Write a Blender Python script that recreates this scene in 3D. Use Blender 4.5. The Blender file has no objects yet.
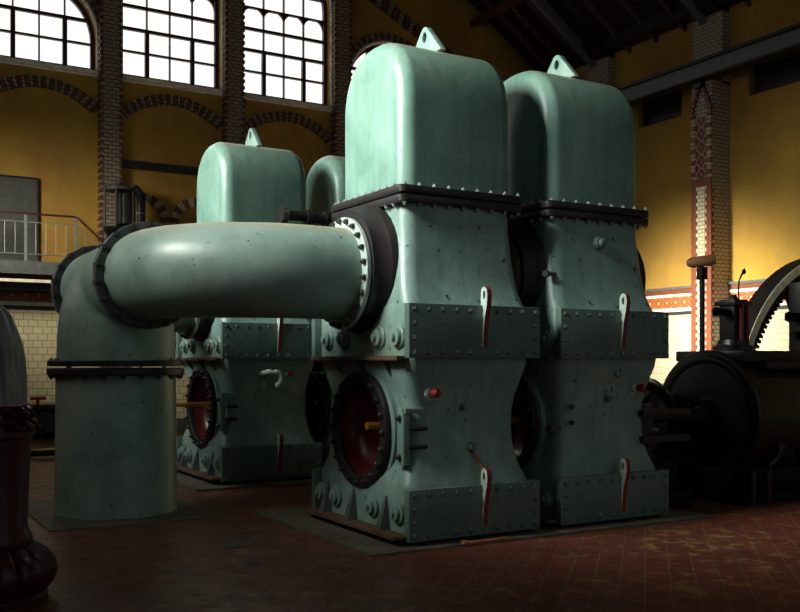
import bpy, bmesh, math, random
from mathutils import Vector, Matrix
random.seed(7)
PI = math.pi
sc = bpy.context.scene
C = sc.collection
def R(d): return math.radians(d)

# ------------------------------------------------------------------ materials
def nt(name):
    m = bpy.data.materials.new(name); m.use_nodes = True
    n = m.node_tree; b = n.nodes['Principled BSDF']
    return m, n, b
def N(n, t, **kw):
    x = n.nodes.new(t)
    for k, v in kw.items(): setattr(x, k, v)
    return x
def ramp(n, fac, stops, interp='LINEAR'):
    r = N(n, 'ShaderNodeValToRGB'); r.color_ramp.interpolation = interp
    e = r.color_ramp.elements
    while len(e) < len(stops): e.new(0.5)
    for i, (p, c) in enumerate(stops):
        e[i].position = p; e[i].color = (*c, 1) if len(c) == 3 else c
    n.links.new(fac, r.inputs[0]); return r.outputs[0]
def mix(n, fac, a, b, mode='MIX'):
    x = N(n, 'ShaderNodeMix', data_type='RGBA', blend_type=mode)
    if isinstance(fac, float): x.inputs[0].default_value = fac
    else: n.links.new(fac, x.inputs[0])
    for i, v in ((6, a), (7, b)):
        if isinstance(v, tuple): x.inputs[i].default_value = (*v, 1)
        else: n.links.new(v, x.inputs[i])
    return x.outputs[2]
def noise(n, scale, detail=4, rough=.55, vec=None, dist=0):
    x = N(n, 'ShaderNodeTexNoise'); x.inputs['Scale'].default_value = scale
    x.inputs['Detail'].default_value = detail; x.inputs['Roughness'].default_value = rough
    x.inputs['Distortion'].default_value = dist
    if vec is None:
        tc = N(n, 'ShaderNodeTexCoord'); vec = tc.outputs['Object']
    n.links.new(vec, x.inputs['Vector']); return x.outputs['Fac']
def math_(n, op, a, b=None):
    x = N(n, 'ShaderNodeMath', operation=op)
    for i, v in ((0, a), (1, b)):
        if v is None: continue
        if isinstance(v, (int, float)): x.inputs[i].default_value = v
        else: n.links.new(v, x.inputs[i])
    return x.outputs[0]
def bump(n, b, h, strength=.3, dist=.01):
    x = N(n, 'ShaderNodeBump'); x.inputs['Strength'].default_value = strength; x.inputs['Distance'].default_value = dist
    n.links.new(h, x.inputs['Height']); n.links.new(x.outputs[0], b.inputs['Normal'])
def paint(name, base, dark, light, rough=.4, spot=(.02,.015,.01), spotamt=.66, spec=.5, bumps=.25, streak=True, dust=False):
    m, n, b = nt(name)
    tc = N(n, 'ShaderNodeTexCoord')
    f = noise(n, 1.6, 6, .6)
    col = ramp(n, f, [(.3, dark), (.5, base), (.72, light)])
    mp = N(n, 'ShaderNodeMapping'); mp.inputs['Scale'].default_value = (9, 9, .7)
    n.links.new(tc.outputs['Object'], mp.inputs[0])
    if streak:
        s = noise(n, 1.0, 5, .65, mp.outputs[0])
        sf = ramp(n, s, [(.45, (0,0,0)), (.72, (.7,.7,.7))])
        col = mix(n, sf, col, dark)
    wz = noise(n, 1.1, 6, .7, dist=.4)
    col = mix(n, ramp(n, wz, [(.50, (0,0,0)), (.72, (.55,.55,.55))]), col, tuple(base[i]*k for i, k in enumerate((.95,.68,.52))))
    g = noise(n, 11, 4, .6)
    gf = ramp(n, g, [(spotamt, (0,0,0)), (spotamt + .05, (1,1,1))])
    col = mix(n, gf, col, spot)
    if dust:   # settled brown dust on upward faces
        ge = N(n, 'ShaderNodeNewGeometry'); sx = N(n, 'ShaderNodeSeparateXYZ'); n.links.new(ge.outputs['True Normal'], sx.inputs[0])
        dz = math_(n, 'ADD', sx.outputs[2], math_(n, 'MULTIPLY', math_(n, 'SUBTRACT', noise(n, 5, 6, .7), .5), .5))
        col = mix(n, ramp(n, dz, [(.72, (0,0,0)), (.98, (.75,.75,.75))]), col, (.30,.24,.15))
    n.links.new(col, b.inputs['Base Color'])
    rr = ramp(n, f, [(.3, (rough + .12,)*3), (.7, (rough - .06,)*3)])
    n.links.new(rr, b.inputs['Roughness'])
    b.inputs['Specular IOR Level'].default_value = spec
    bump(n, b, noise(n, 14, 5, .6), bumps, .012)
    return m
def plain(name, col, rough=.5, metal=0, spec=.5, var=.25, scale=6):
    m, n, b = nt(name)
    f = noise(n, scale, 4)
    c2 = tuple(max(0, c*(1-var)) for c in col); c3 = tuple(min(1, c*(1+var)) for c in col)
    n.links.new(ramp(n, f, [(.3, c2), (.7, c3)]), b.inputs['Base Color'])
    b.inputs['Roughness'].default_value = rough; b.inputs['Metallic'].default_value = metal
    b.inputs['Specular IOR Level'].default_value = spec
    return m
def uvec(n):
    tc = N(n, 'ShaderNodeTexCoord'); s = N(n, 'ShaderNodeSeparateXYZ'); n.links.new(tc.outputs['Object'], s.inputs[0])
    u = math_(n, 'ADD', s.outputs[0], s.outputs[1])
    c = N(n, 'ShaderNodeCombineXYZ'); n.links.new(u, c.inputs[0]); n.links.new(s.outputs[2], c.inputs[1])
    return u, s.outputs[2], c.outputs[0]
def brick(name, c1, c2, mortar, bw, bh, ms=.012, rough=.6, bstr=.4, spec=.4):
    m, n, b = nt(name)
    u, v, vec = uvec(n)
    t = N(n, 'ShaderNodeTexBrick'); n.links.new(vec, t.inputs['Vector'])
    t.inputs['Color1'].default_value = (*c1, 1); t.inputs['Color2'].default_value = (*c2, 1); t.inputs['Mortar'].default_value = (*mortar, 1)
    t.inputs['Scale'].default_value = 1; t.inputs['Brick Width'].default_value = bw; t.inputs['Row Height'].default_value = bh
    t.inputs['Mortar Size'].default_value = ms; t.inputs['Mortar Smooth'].default_value = .2
    f = noise(n, 1.2, 5)
    col = mix(n, ramp(n, f, [(.35, (0,0,0)), (.75, (.5,.5,.5))]), t.outputs['Color'], tuple(x*.55 for x in c1))
    n.links.new(col, b.inputs['Base Color']); b.inputs['Roughness'].default_value = rough
    b.inputs['Specular IOR Level'].default_value = spec
    bump(n, b, math_(n, 'SUBTRACT', 1, t.outputs['Fac']), bstr, .01)
    return m

M = {}
M['teal'] = paint('teal_paint', (.20,.315,.27), (.12,.205,.175), (.27,.40,.345), .36)
M['teal_cover'] = paint('teal_paint_cover', (.155,.28,.225), (.09,.185,.145), (.22,.355,.29), .33, spotamt=.72, bumps=.18, dust=True)
M['teal_pipe'] = paint('teal_paint_pipe', (.23,.335,.285), (.14,.22,.185), (.33,.41,.34), .37, spot=(.05,.025,.02), spotamt=.665, streak=False, dust=True)
M['teal_dark'] = paint('teal_paint_plate', (.105,.175,.15), (.075,.125,.105), (.14,.22,.19), .42, spotamt=.74)
M['pale'] = paint('pale_teal_metal', (.42,.52,.46), (.26,.34,.30), (.58,.68,.60), .45, spotamt=.68)
M['iron'] = plain('dark_iron', (.016,.014,.013), .45, 0, .35)
M['iron2'] = plain('dark_grey_iron', (.07,.078,.074), .5, 0, .4)
M['black'] = plain('black_enamel', (.007,.007,.007), .45, 0, .10)
M['black2'] = plain('black_casing', (.017,.014,.012), .30, 0, .38)
M['bolt'] = plain('bolt_steel', (.10,.15,.13), .32, .2, .5)
M['bandbolt'] = plain('band_bolt_paint', (.24,.30,.27), .35, .1, .5)
M['boltd'] = plain('bolt_dark', (.03,.03,.03), .35, .1, .5)
M['red'] = plain('red_paint', (.22,.012,.014), .45)
M['dish'] = plain('dish_red', (.11,.013,.014), .33)
M['maroon'] = plain('maroon_paint', (.05,.009,.011), .3, 0, .3)
M['brass'] = plain('brass', (.85,.50,.06), .35, .1)
M['rust'] = plain('rusty_ledge', (.10,.055,.03), .8, 0, .3, .5, 20)
M['wood'] = plain('orange_wood', (.55,.18,.06), .7, 0, .3, .3, 30)
M['woodbrown'] = plain('brown_wood', (.17,.075,.03), .6)
M['door'] = plain('door_grey', (.05,.053,.047), .6)
M['rail'] = plain('rail_metal', (.17,.19,.18), .5, .1)
M['railtop'] = plain('rail_top_wood', (.06,.02,.015), .4)
M['steel'] = plain('platform_steel', (.09,.095,.09), .55)
M['stone'] = plain('sill_stone', (.78,.72,.58), .6)
M['cream'] = plain('lit_rim_face', (.82,.78,.55), .4)  # pale tone puts the light on the flywheel's front face into its colour
M['frame'] = plain('window_iron', (.03,.012,.012), .5)
M['beam'] = plain('crane_beam_paint', (.10,.11,.11), .5)
M['rafter'] = plain('rafter_wood', (.07,.045,.03), .7)
M['purlin'] = plain('purlin_red_wood', (.10,.03,.02), .7)
M['blue'] = plain('blue_black_pipe', (.012,.025,.032), .4)
M['white'] = plain('white_band', (.5,.5,.46), .6)
M['bulb'] = plain('shiny_plug', (.8,.8,.76), .15, .9)
M['yellowp'] = plain('yellow_plastic', (.7,.5,.02), .4)
M['brk'] = brick('pier_brick', (.33,.27,.19), (.26,.20,.14), (.07,.045,.03), .19, .085, .014)
M['brkd'] = plain('red_brick_dark', (.10,.035,.022), .7)
M['brkl'] = plain('pale_brick', (.36,.29,.19), .7)
M['brkbuff'] = brick('right_pier_brick', (.46,.39,.28), (.40,.32,.22), (.10,.07,.05), .16, .085, .012)
M['brkred'] = brick('glazed_red_brick', (.20,.030,.006), (.15,.022,.005), (.12,.06,.03), .065, .085, .010, .4)
M['brkwhite'] = brick('glazed_white_brick', (.58,.54,.38), (.54,.49,.34), (.20,.15,.08), .15, .085, .012, .35)
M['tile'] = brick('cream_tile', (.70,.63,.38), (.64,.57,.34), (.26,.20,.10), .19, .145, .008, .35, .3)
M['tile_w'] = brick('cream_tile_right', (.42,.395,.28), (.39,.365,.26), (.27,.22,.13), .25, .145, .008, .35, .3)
# roof boards
m, n, b = nt('roof_boards'); M['roof'] = m
u, v, vec = uvec(n)
w = N(n, 'ShaderNodeTexWave'); w.inputs['Scale'].default_value = 2.2; n.links.new(N(n, 'ShaderNodeTexCoord').outputs['Object'], w.inputs['Vector'])
n.links.new(mix(n, w.outputs['Fac'], (.022,.016,.011), (.035,.025,.018)), b.inputs['Base Color']); b.inputs['Roughness'].default_value = .8
# plaster
def plaster(name, a, bcol, dirt):
    m, n, b = nt(name)
    tc = N(n, 'ShaderNodeTexCoord')
    mp = N(n, 'ShaderNodeMapping'); mp.inputs['Scale'].default_value = (1.0, 1.0, .7); n.links.new(tc.outputs['Object'], mp.inputs[0])
    f = noise(n, .7, 7, .6, mp.outputs[0]); g = noise(n, 3.2, 6, .7, mp.outputs[0])
    col = ramp(n, f, [(.3, a), (.65, bcol)])
    col = mix(n, ramp(n, g, [(.52, (0,0,0)), (.85, (.45,.45,.45))]), col, dirt)
    n.links.new(col, b.inputs['Base Color']); b.inputs['Roughness'].default_value = .75; b.inputs['Specular IOR Level'].default_value = .2
    bump(n, b, noise(n, 8, 5), .15, .01)
    return m
M['yellow'] = plaster('yellow_plaster', (.27,.145,.036), (.40,.245,.036), (.15,.085,.042))
# frieze
m, n, b = nt('frieze_tiles'); M['frieze'] = m
u, v, vec = uvec(n)
fu = math_(n, 'FRACT', math_(n, 'DIVIDE', u, .27)); fv = math_(n, 'FRACT', math_(n, 'DIVIDE', math_(n, 'SUBTRACT', v, 2.84), .27))
d = math_(n, 'ADD', math_(n, 'ABSOLUTE', math_(n, 'SUBTRACT', fu, .5)), math_(n, 'ABSOLUTE', math_(n, 'SUBTRACT', fv, .5)))
c = ramp(n, d, [(0, (.62,.36,.07)), (.16, (.40,.08,.02)), (.30, (.07,.02,.01)), (.40, (.42,.10,.03)), (.62, (.12,.03,.015)), (.75, (.50,.16,.04))], 'CONSTANT')
n.links.new(c, b.inputs['Base Color']); b.inputs['Roughness'].default_value = .4
# ornament panel on the pier
m, n, b = nt('lattice_terracotta'); M['lattice'] = m
u, v, vec = uvec(n)
fu = math_(n, 'FRACT', math_(n, 'DIVIDE', u, .26)); fv = math_(n, 'FRACT', math_(n, 'DIVIDE', v, .30))
d = math_(n, 'ADD', math_(n, 'ABSOLUTE', math_(n, 'SUBTRACT', fu, .5)), math_(n, 'ABSOLUTE', math_(n, 'SUBTRACT', fv, .5)))
c = ramp(n, d, [(0, (.04,.015,.01)), (.30, (.34,.12,.06)), (.52, (.05,.02,.012)), (.8, (.25,.08,.04))], 'CONSTANT')
n.links.new(c, b.inputs['Base Color']); b.inputs['Roughness'].default_value = .55
# floor
m, n, b = nt('floor_tiles'); M['floor'] = m
tc = N(n, 'ShaderNodeTexCoord'); mp = N(n, 'ShaderNodeMapping'); mp.inputs['Rotation'].default_value = (0, 0, R(45)); n.links.new(tc.outputs['Object'], mp.inputs[0])
t = N(n, 'ShaderNodeTexBrick'); t.offset = 0; n.links.new(mp.outputs[0], t.inputs['Vector'])
t.inputs['Scale'].default_value = 1; t.inputs['Brick Width'].default_value = .18; t.inputs['Row Height'].default_value = .18
t.inputs['Mortar Size'].default_value = .006; t.inputs['Mortar Smooth'].default_value = .3
t.inputs['Color1'].default_value = (.19,.046,.028,1); t.inputs['Color2'].default_value = (.14,.035,.022,1); t.inputs['Mortar'].default_value = (.20,.12,.06,1)
f = noise(n, .9, 7, .65); col = mix(n, ramp(n, f, [(.38, (0,0,0)), (.7, (.75,.75,.75))]), t.outputs['Color'], (.085,.034,.022))
g = noise(n, 5.5, 7, .74, dist=.8)
h = noise(n, .55, 3, .5)
gf = ramp(n, math_(n, 'ADD', g, math_(n, 'MULTIPLY', h, .22)), [(.655, (0,0,0)), (.73, (.85,.85,.85))])
col = mix(n, gf, col, (.30,.17,.06))
g2 = noise(n, 5, 6, .7); col = mix(n, ramp(n, g2, [(.58, (0,0,0)), (.75, (.6,.6,.6))]), col, (.03,.015,.012))
n.links.new(col, b.inputs['Base Color'])
n.links.new(ramp(n, g2, [(.35, (.30,)*3), (.7, (.6,)*3)]), b.inputs['Roughness'])
b.inputs['Specular IOR Level'].default_value = .32
hh = math_(n, 'ADD', math_(n, 'MULTIPLY', t.outputs['Fac'], -.5), g2)
bump(n, b, hh, .35, .008)
# concrete
m, n, b = nt('concrete_pad'); M['concrete'] = m
f = noise(n, 2.2, 7, .65); n.links.new(ramp(n, f, [(.3, (.06,.05,.03)), (.55, (.13,.115,.075)), (.75, (.20,.17,.11))]), b.inputs['Base Color']); b.inputs['Roughness'].default_value = .7
bump(n, b, f, .3, .01)
# plastic sheet
m, n, b = nt('plastic_sheet'); M['sheet'] = m
f = noise(n, 5, 5, .6); n.links.new(ramp(n, f, [(.3, (.11,.105,.10)), (.7, (.24,.23,.21))]), b.inputs['Base Color']); b.inputs['Roughness'].default_value = .3
# lit glass
m, n, b = nt('lit_window_glass'); M['glass'] = m
f = noise(n, .9, 4, .6)
c = ramp(n, f, [(.30, (.75,.86,.84)), (.45, (1,1,1)), (.62, (1,.93,.84)), (.75, (1,.97,.93))])
n.links.new(c, b.inputs['Emission Color']); b.inputs['Emission Strength'].default_value = 1.1
b.inputs['Base Color'].default_value = (.6,.6,.6,1)
m, n, b = nt('niche_dark_glass'); M['dglass'] = m
b.inputs['Base Color'].default_value = (.025,.018,.014,1); b.inputs['Roughness'].default_value = .35

# ------------------------------------------------------------------ mesh builder
def ortho(axis):
    a = Vector(axis).normalized()
    t = Vector((0,0,1)) if abs(a.z) < .9 else Vector((1,0,0))
    u = a.cross(t).normalized(); v = a.cross(u).normalized()
    return a, u, v
class MB:
    def __init__(s): s.v = []; s.f = []; s.m = []
    def add(s, vs, fs, m=0):
        o = len(s.v); s.v += [tuple(p) for p in vs]
        for f in fs: s.f.append([i + o for i in f]); s.m.append(m)
    def annulus(s, prof, org, axis, n=48, m=0):
        a, u, v = ortho(axis); org = Vector(org)
        return s.loft([[org + a*h + u*(r*math.cos(2*PI*j/n)) + v*(r*math.sin(2*PI*j/n)) for j in range(n)] for h, r in prof + [prof[0]]], m, caps=False)
    def box(s, x0, x1, y0, y1, z0, z1, m=0):
        s.add([(x0,y0,z0),(x1,y0,z0),(x1,y1,z0),(x0,y1,z0),(x0,y0,z1),(x1,y0,z1),(x1,y1,z1),(x0,y1,z1)],
              [(0,3,2,1),(4,5,6,7),(0,1,5,4),(1,2,6,5),(2,3,7,6),(3,0,4,7)], m); return s
    def loft(s, rings, m=0, caps=True, closed=True):
        n = len(rings[0]); vs = [p for r in rings for p in r]; fs = []
        for i in range(len(rings)-1):
            for j in range(n if closed else n-1):
                k = (j+1) % n
                fs.append((i*n+j, i*n+k, (i+1)*n+k, (i+1)*n+j))
        if caps:
            fs.append(tuple(range(n-1, -1, -1))); fs.append(tuple((len(rings)-1)*n + j for j in range(n)))
        s.add(vs, fs, m); return s
    def lathe(s, prof, org=(0,0,0), axis=(0,0,1), n=32, m=0, mod=None):
        a, u, v = ortho(axis); org = Vector(org); rings = []
        for h, r in prof:
            ring = []
            for j in range(n):
                t = 2*PI*j/n; rr = max(r, 1e-4)
                if mod: rr = mod(h, r, t)
                ring.append(org + a*h + u*(rr*math.cos(t)) + v*(rr*math.sin(t)))
            rings.append(ring)
        return s.loft(rings, m)
    def cyl(s, p0, p1, r0, r1=None, n=20, m=0):
        p0 = Vector(p0); p1 = Vector(p1); L = (p1-p0).length
        return s.lathe([(0, r0), (L, r0 if r1 is None else r1)], p0, p1-p0, n, m)
    def tube(s, path, r, n=16, m=0):
        pts = [Vector(p) for p in path]; rings = []; prev = None
        for i, p in enumerate(pts):
            d = (pts[min(i+1, len(pts)-1)] - pts[max(i-1, 0)]).normalized()
            if prev is None: a, u, v = ortho(d)
            else:
                u = (prev - d*prev.dot(d)).normalized(); v = d.cross(u)
            prev = u
            rr = r[i] if isinstance(r, (list, tuple)) else r
            rings.append([p + u*(rr*math.cos(2*PI*j/n)) + v*(rr*math.sin(2*PI*j/n)) for j in range(n)])
        return s.loft(rings, m)
    def prism(s, pts, vec, m=0):
        vec = Vector(vec); return s.loft([[Vector(p) for p in pts], [Vector(p)+vec for p in pts]], m)
    def ringplate(s, outer, hole, vec, m=0, medge=None):
        """outer and hole: equal length lists of 3D points"""
        vec = Vector(vec); n = len(outer); O = [Vector(p) for p in outer]; H = [Vector(p) for p in hole]
        vs = O + H + [p+vec for p in O] + [p+vec for p in H]
        me = m if medge is None else medge
        for i in range(n):
            j = (i+1) % n
            s.f.append([len(s.v)+k for k in (i, j, n+j, n+i)]); s.m.append(m)
            s.f.append([len(s.v)+k for k in (2*n+i, 3*n+i, 3*n+j, 2*n+j)]); s.m.append(m)
            s.f.append([len(s.v)+k for k in (i, 2*n+i, 2*n+j, j)]); s.m.append(me)
            s.f.append([len(s.v)+k for k in (n+i, n+j, 3*n+j, 3*n+i)]); s.m.append(m)
        s.v += [tuple(p) for p in vs]; return s
    def build(s, name, mats, parent=None, loc=(0,0,0), angle=35, bevel=0, flat=False):
        me = bpy.data.meshes.new(name); me.from_pydata(s.v, [], s.f)
        if not isinstance(mats, (list, tuple)): mats = [mats]
        for mm in mats: me.materials.append(mm)
        me.polygons.foreach_set('material_index', s.m)
        bm = bmesh.new(); bm.from_mesh(me); bmesh.ops.recalc_face_normals(bm, faces=bm.faces)
        if bevel:
            eds = [e for e in bm.edges if len(e.link_faces) == 2 and e.calc_face_angle(0) > R(50)]
            bmesh.ops.bevel(bm, geom=eds, offset=bevel, segments=2, affect='EDGES', profile=.6)
        bm.to_mesh(me); bm.free()
        if not flat:
            me.shade_smooth(); me.set_sharp_from_angle(angle=R(angle))
        o = bpy.data.objects.new(name, me); C.objects.link(o); o.location = loc
        if parent: o.parent = parent
        return o
def tag(o, label=None, cat=None, group=None, kind=None):
    if label: o['label'] = label
    if cat: o['category'] = cat
    if group: o['group'] = group
    if kind: o['kind'] = kind
    return o
def empty(name, loc=(0,0,0), **kw):
    o = bpy.data.objects.new(name, None); C.objects.link(o); o.location = loc; o.empty_display_size = .2
    return tag(o, **kw)
def copy_tree(o, parent=None):
    kids = [c for c in C.objects if c.parent == o]
    c = o.copy(); C.objects.link(c)
    if parent: c.parent = parent
    for k in kids: copy_tree(k, c)
    return c
def struct(o): o['kind'] = 'structure'; return o

# bolt master meshes (head along +Z)
def bolt_mesh(name, r, h, mat, n=6):
    b = MB(); b.lathe([(0, r*1.25), (.004, r*1.25), (.005, r), (h*.8, r*.97), (h, r*.6)], n=n); b.lathe([(h*.95, r*.45), (h*1.35, r*.42)], n=8)
    me = bpy.data.meshes.new(name); me.from_pydata(b.v, [], b.f); me.materials.append(mat); return me
BM = {'plate': bolt_mesh('plate_bolt', .023, .018, M['bolt']), 'band': bolt_mesh('band_bolt', .019, .022, M['bandbolt']),
      'flange': bolt_mesh('flange_bolt', .030, .045, M['boltd']), 'dark': bolt_mesh('dark_bolt', .026, .034, M['boltd']),
      'black': bolt_mesh('black_bolt', .03, .05, M['black2'])}
def bolt(kind, p, direction, parent, name='bolt'):
    o = bpy.data.objects.new(name, BM[kind]); C.objects.link(o); o.parent = parent; o.location = p
    q = Vector(direction).to_track_quat('Z', 'Y'); o.rotation_euler = q.to_euler(); return o

def rrect(hx, hy, z, r, k=5, cx=0, cy=0):
    pts = []
    for (sx, sy, a0) in ((1,1,0), (-1,1,90), (-1,-1,180), (1,-1,270)):
        for i in range(k+1):
            a = R(a0 + 90*i/k)
            pts.append(Vector((cx + sx*(hx-r) + r*math.cos(a), cy + sy*(hy-r) + r*math.sin(a), z)))
    return pts

# ------------------------------------------------------------------ pump housing
def make_housing():
    root = empty('pump_housing', (0,0,0))
    b = MB(); b.box(-.66, .66, -.90, .90, 0, .06); b.build('plinth', M['black'], root)
    b = MB(); b.box(-.83, .69, -.93, .95, .055, .085); b.build('base_plate', M['rust'], root, bevel=.006)
    # lower casing: hourglass
    S = [(.07,.665,.90),(.30,.665,.90),(.47,.665,.90),(.52,.655,.875),(.60,.625,.845),(.72,.59,.815),(.86,.57,.795),(1.0,.565,.79),(1.14,.57,.795),(1.28,.59,.82),(1.42,.625,.86),(1.52,.655,.89),(1.60,.665,.90),(2.06,.665,.90),(2.085,.655,.885)]
    b = MB(); b.loft([rrect(hx, hy, z, .11) for z, hx, hy in S]); cas = b.build('casing', M['teal'], root, angle=50)
    k_ = MB(); k_.cyl((-.9,0,.94), (-.38,0,.94), .452, n=48); k_.cyl((.38,0,.94), (.9,0,.94), .452, n=48); ko = k_.build('cutter', M['teal'], flat=True)
    md = cas.modifiers.new('b', 'BOOLEAN'); md.object = ko; md.solver = 'EXACT'
    dg = bpy.context.evaluated_depsgraph_get(); me = bpy.data.meshes.new_from_object(cas.evaluated_get(dg)); cas.modifiers.clear(); cas.data = me; bpy.data.objects.remove(ko)
    me.set_sharp_from_angle(angle=R(50))
    S = [(2.07,.655,.885,0),(2.13,.65,.85,0),(2.22,.64,.80,.005),(2.34,.63,.755,.01),(2.5,.618,.715,.02),(2.7,.606,.68,.03),(2.88,.60,.66,.03),(3.0,.597,.655,.03)]
    b = MB(); b.loft([rrect(hx, hy, z, .13, 7, cx) for z, hx, hy, cx in S]); b.build('neck', M['teal'], root, angle=50)
    # band
    b = MB()
    for z0, z1 in ((2.985, 3.055), (3.07, 3.14)):
        b.loft([rrect(.675, .70, z0, .06, 3, .05), rrect(.68, .705, z0+.008, .06, 3, .05), rrect(.68, .705, z1-.008, .06, 3, .05), rrect(.675, .70, z1, .06, 3, .05)])
    b.loft([rrect(.60, .67, 3.05, .06, 3), rrect(.60, .67, 3.075, .06, 3)])
    bd = b.build('joint_band', M['iron'], root)
    for z, dz in ((3.14, 1), (2.985, -1)):
        nx, ny = 9, 11
        for i in range(nx):
            x = -.575 + 1.25*i/(nx-1)
            for y in (-.68, .68): bolt('band', (x, y, z), (0,0,dz), bd)
        for i in range(1, ny-1):
            y = -.68 + 1.36*i/(ny-1)
            for x in (-.604, .70): bolt('band', (x, y, z), (0,0,dz), bd)
    # cover : arch profile in YZ lofted along X with filleted ends
    W, H0, ZT, r = .615, 3.13, 4.575, .14
    XL, XR = -.555, .675
    def arch(x, ins):
        w = W - ins; zc = ZT - W; p = [Vector((x, -w, H0)), Vector((x, -w, 3.45)), Vector((x, -w, 3.75))]
        for i in range(25):
            a = PI - PI*i/24
            ca, sa = math.cos(a), math.sin(a); e = 2/2.25
            p.append(Vector((x, w*math.copysign(abs(ca)**e, ca), zc + w*abs(sa)**e)))
        p += [Vector((x, w, 3.75)), Vector((x, w, 3.45)), Vector((x, w, H0))]
        return p
    xs = []
    for i in range(9):
        a = PI/2*i/8; xs.append((r - r*math.cos(a), r*(1 - math.sin(a))))
    rings = [arch(XL+x, ins) for x, ins in xs] + [arch(XR-x, ins) for x, ins in reversed(xs)]
    b = MB(); b.loft(rings); cv = b.build('cover', M['teal_cover'], root, angle=50)
    # lifting eye (XZ plane plate with a hole)
    poly = [(.075*math.cos(R(a)), .12+.075*math.sin(R(a))) for a in range(30, 151, 15)]
    for (ya, za), (yb, zb) in (((-.065,.157), (-.30,-.10)), ((-.30,-.10), (.30,-.10)), ((.30,-.10), (.065,.157))):
        poly += [(ya+(yb-ya)*q/5, za+(zb-za)*q/5) for q in range(1, 6)]
    poly = poly[:-1]
    out = [(0, y, z) for y, z in poly]
    hol = [(0, .038*math.cos(math.atan2(z-.09, y)), .09+.05*math.sin(math.atan2(z-.09, y))) for y, z in poly]
    b = MB(); b.ringplate(out, hol, (.07, 0, 0)); b.build('lifting_eye', M['teal'], cv, loc=(.05, 0, 4.65), bevel=.010)
    # bolted plates front + back
    for z0, z1, nm in ((.035, .478, 'a'), (1.605, 2.075, 'b')):
        for sgn in (-1, 1):
            ya, yb = sorted((sgn*.89, sgn*.975))
            b = MB(); b.box(-.705, .705, ya, yb, z0, z1); pl = b.build('cover_plate', M['teal_dark'], root, bevel=.008)
            if sgn > 0: continue
            for i in range(10):
                x = -.65 + 1.30*i/9
                for z in (z0+.05, z1-.05): bolt('plate', (x, sgn*.975, z), (0, sgn, 0), pl)
            for i in (1, 2):
                z = z0 + .05 + (z1-z0-.1)*i/3
                for x in (-.65, .65): bolt('plate', (x, sgn*.975, z), (0, sgn, 0), pl)
    # fins
    for z0, z1, hz in ((.10, .63, .55), (1.70, 2.24, 2.17)):
        out = []; hol = []
        prof = [(-.965, z0), (-.98, z0), (-.99, z0+.12), (-1.01, z0+.26), (-1.04, z1-.16), (-1.05, z1-.08), (-1.04, z1-.025), (-1.01, z1), (-.975, z1-.005), (-.955, z1-.03), (-.95, z1-.10), (-.95, z1-.2), (-.965, z0+.2), (-.965, z0+.1)]
        cy, cz = -.998, z1-.075
        for (y, z) in prof:
            a = math.atan2(z-cz, y-cy); out.append((0, y, z))
        n = len(prof)
        # hole points follow the outline order around the hole centre
        for i, (y, z) in enumerate(prof):
            a = math.atan2(z-cz, y-cy); hol.append((0, cy + .020*math.cos(a), cz + .040*math.sin(a)))
        b = MB(); b.ringplate(out, hol, (.05, 0, 0), 0, 1); o = b.build('hooked_fin', [M['pale'], M['red']], root, loc=(.055,0,0), flat=True)
        o['label'] = 'pale fin with a red edge'
    # side drums, flanges (left and right)
    for sgn in (-1, 1):
        nm = 'side_drum'
        b = MB(); b.lathe([(.50,.62),(.64,.615),(.66,.60),(.74,.555),(.775,.55),(.81,.55)], (0,0,2.43), (sgn,0,0), 40); b.build(nm, M['iron'], root)
        b = MB(); b.annulus([(.50,.60),(.625,.60),(.63,.58),(.63,.45),(.50,.45)], (0,0,.94), (sgn,0,0), 48)
        pf = b.build('port_flange', M['teal'], root)
        b = MB(); b.annulus([(.60,.545),(.675,.55),(.69,.54),(.69,.445),(.675,.435),(.60,.435)], (0,0,.94), (sgn,0,0), 48)
        rg = b.build('port_ring', M['iron'], root)
        b = MB(); b.lathe([(.665,.437),(.60,.434),(.52,.42),(.46,.38),(.42,.31),(.40,.2),(.395,0.001)], (0,0,.94), (sgn,0,0), 48); b.v = b.v; b.f = b.f[1:] if False else b.f; dsh = b.build('port_dish', M['dish'], root)
        bm_ = bmesh.new(); bm_.from_mesh(dsh.data); big = [f for f in bm_.faces if len(f.verts) > 10 and (f.calc_center_median().x*sgn) > .6]; bmesh.ops.delete(bm_, geom=big, context='FACES'); bm_.to_mesh(dsh.data); bm_.free()
        if sgn < 0:
            for i in range(20):
                a = 2*PI*i/20; bolt('dark', (sgn*.69, .50*math.cos(a), .94+.50*math.sin(a)), (sgn,0,0), rg)
    b = MB(); b.lathe([(.38,.07),(.45,.07)], (0,-.02,.97), (-1,0,0), 20); b.build('gland', M['red'], root)
    b = MB(); b.cyl((-.38,-.02,.97), (-.60,-.02,.97), .034); b.build('shaft_stub', M['brass'], root)
    # ledge on the left face with ribs
    b = MB(); b.box(-.76,-.62,-.86,.90,1.585,1.625); b.build('ledge', M['rust'], root, bevel=.006)
    for y in (-.56, -.1, .4): 
        b = MB(); b.prism([(-.65,y,1.585),(-.75,y,1.585),(-.60,y,1.40)], (0,.03,0)); b.build('ledge_rib', M['iron2'], root)
    # round caps above the ledge
    for y in (-.74, -.40, .30, .64):
        b = MB(); b.lathe([(.64,.105),(.68,.105),(.69,.095),(.69,.08),(.72,.075),(.725,.055),(.725,.035),(.75,.03)], (0,y,1.79), (-1,0,0), 20); b.build('round_cap', M['teal'], root)
    # round caps and gussets along the foot
    for y in (-.74, -.28, .46, .78):
        b = MB(); b.lathe([(.64,.10),(.69,.10),(.695,.085),(.695,.07),(.725,.065),(.73,.045),(.73,.03),(.75,.025)], (0,y,.26), (-1,0,0), 18); b.build('round_cap', M['teal'], root)
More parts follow.
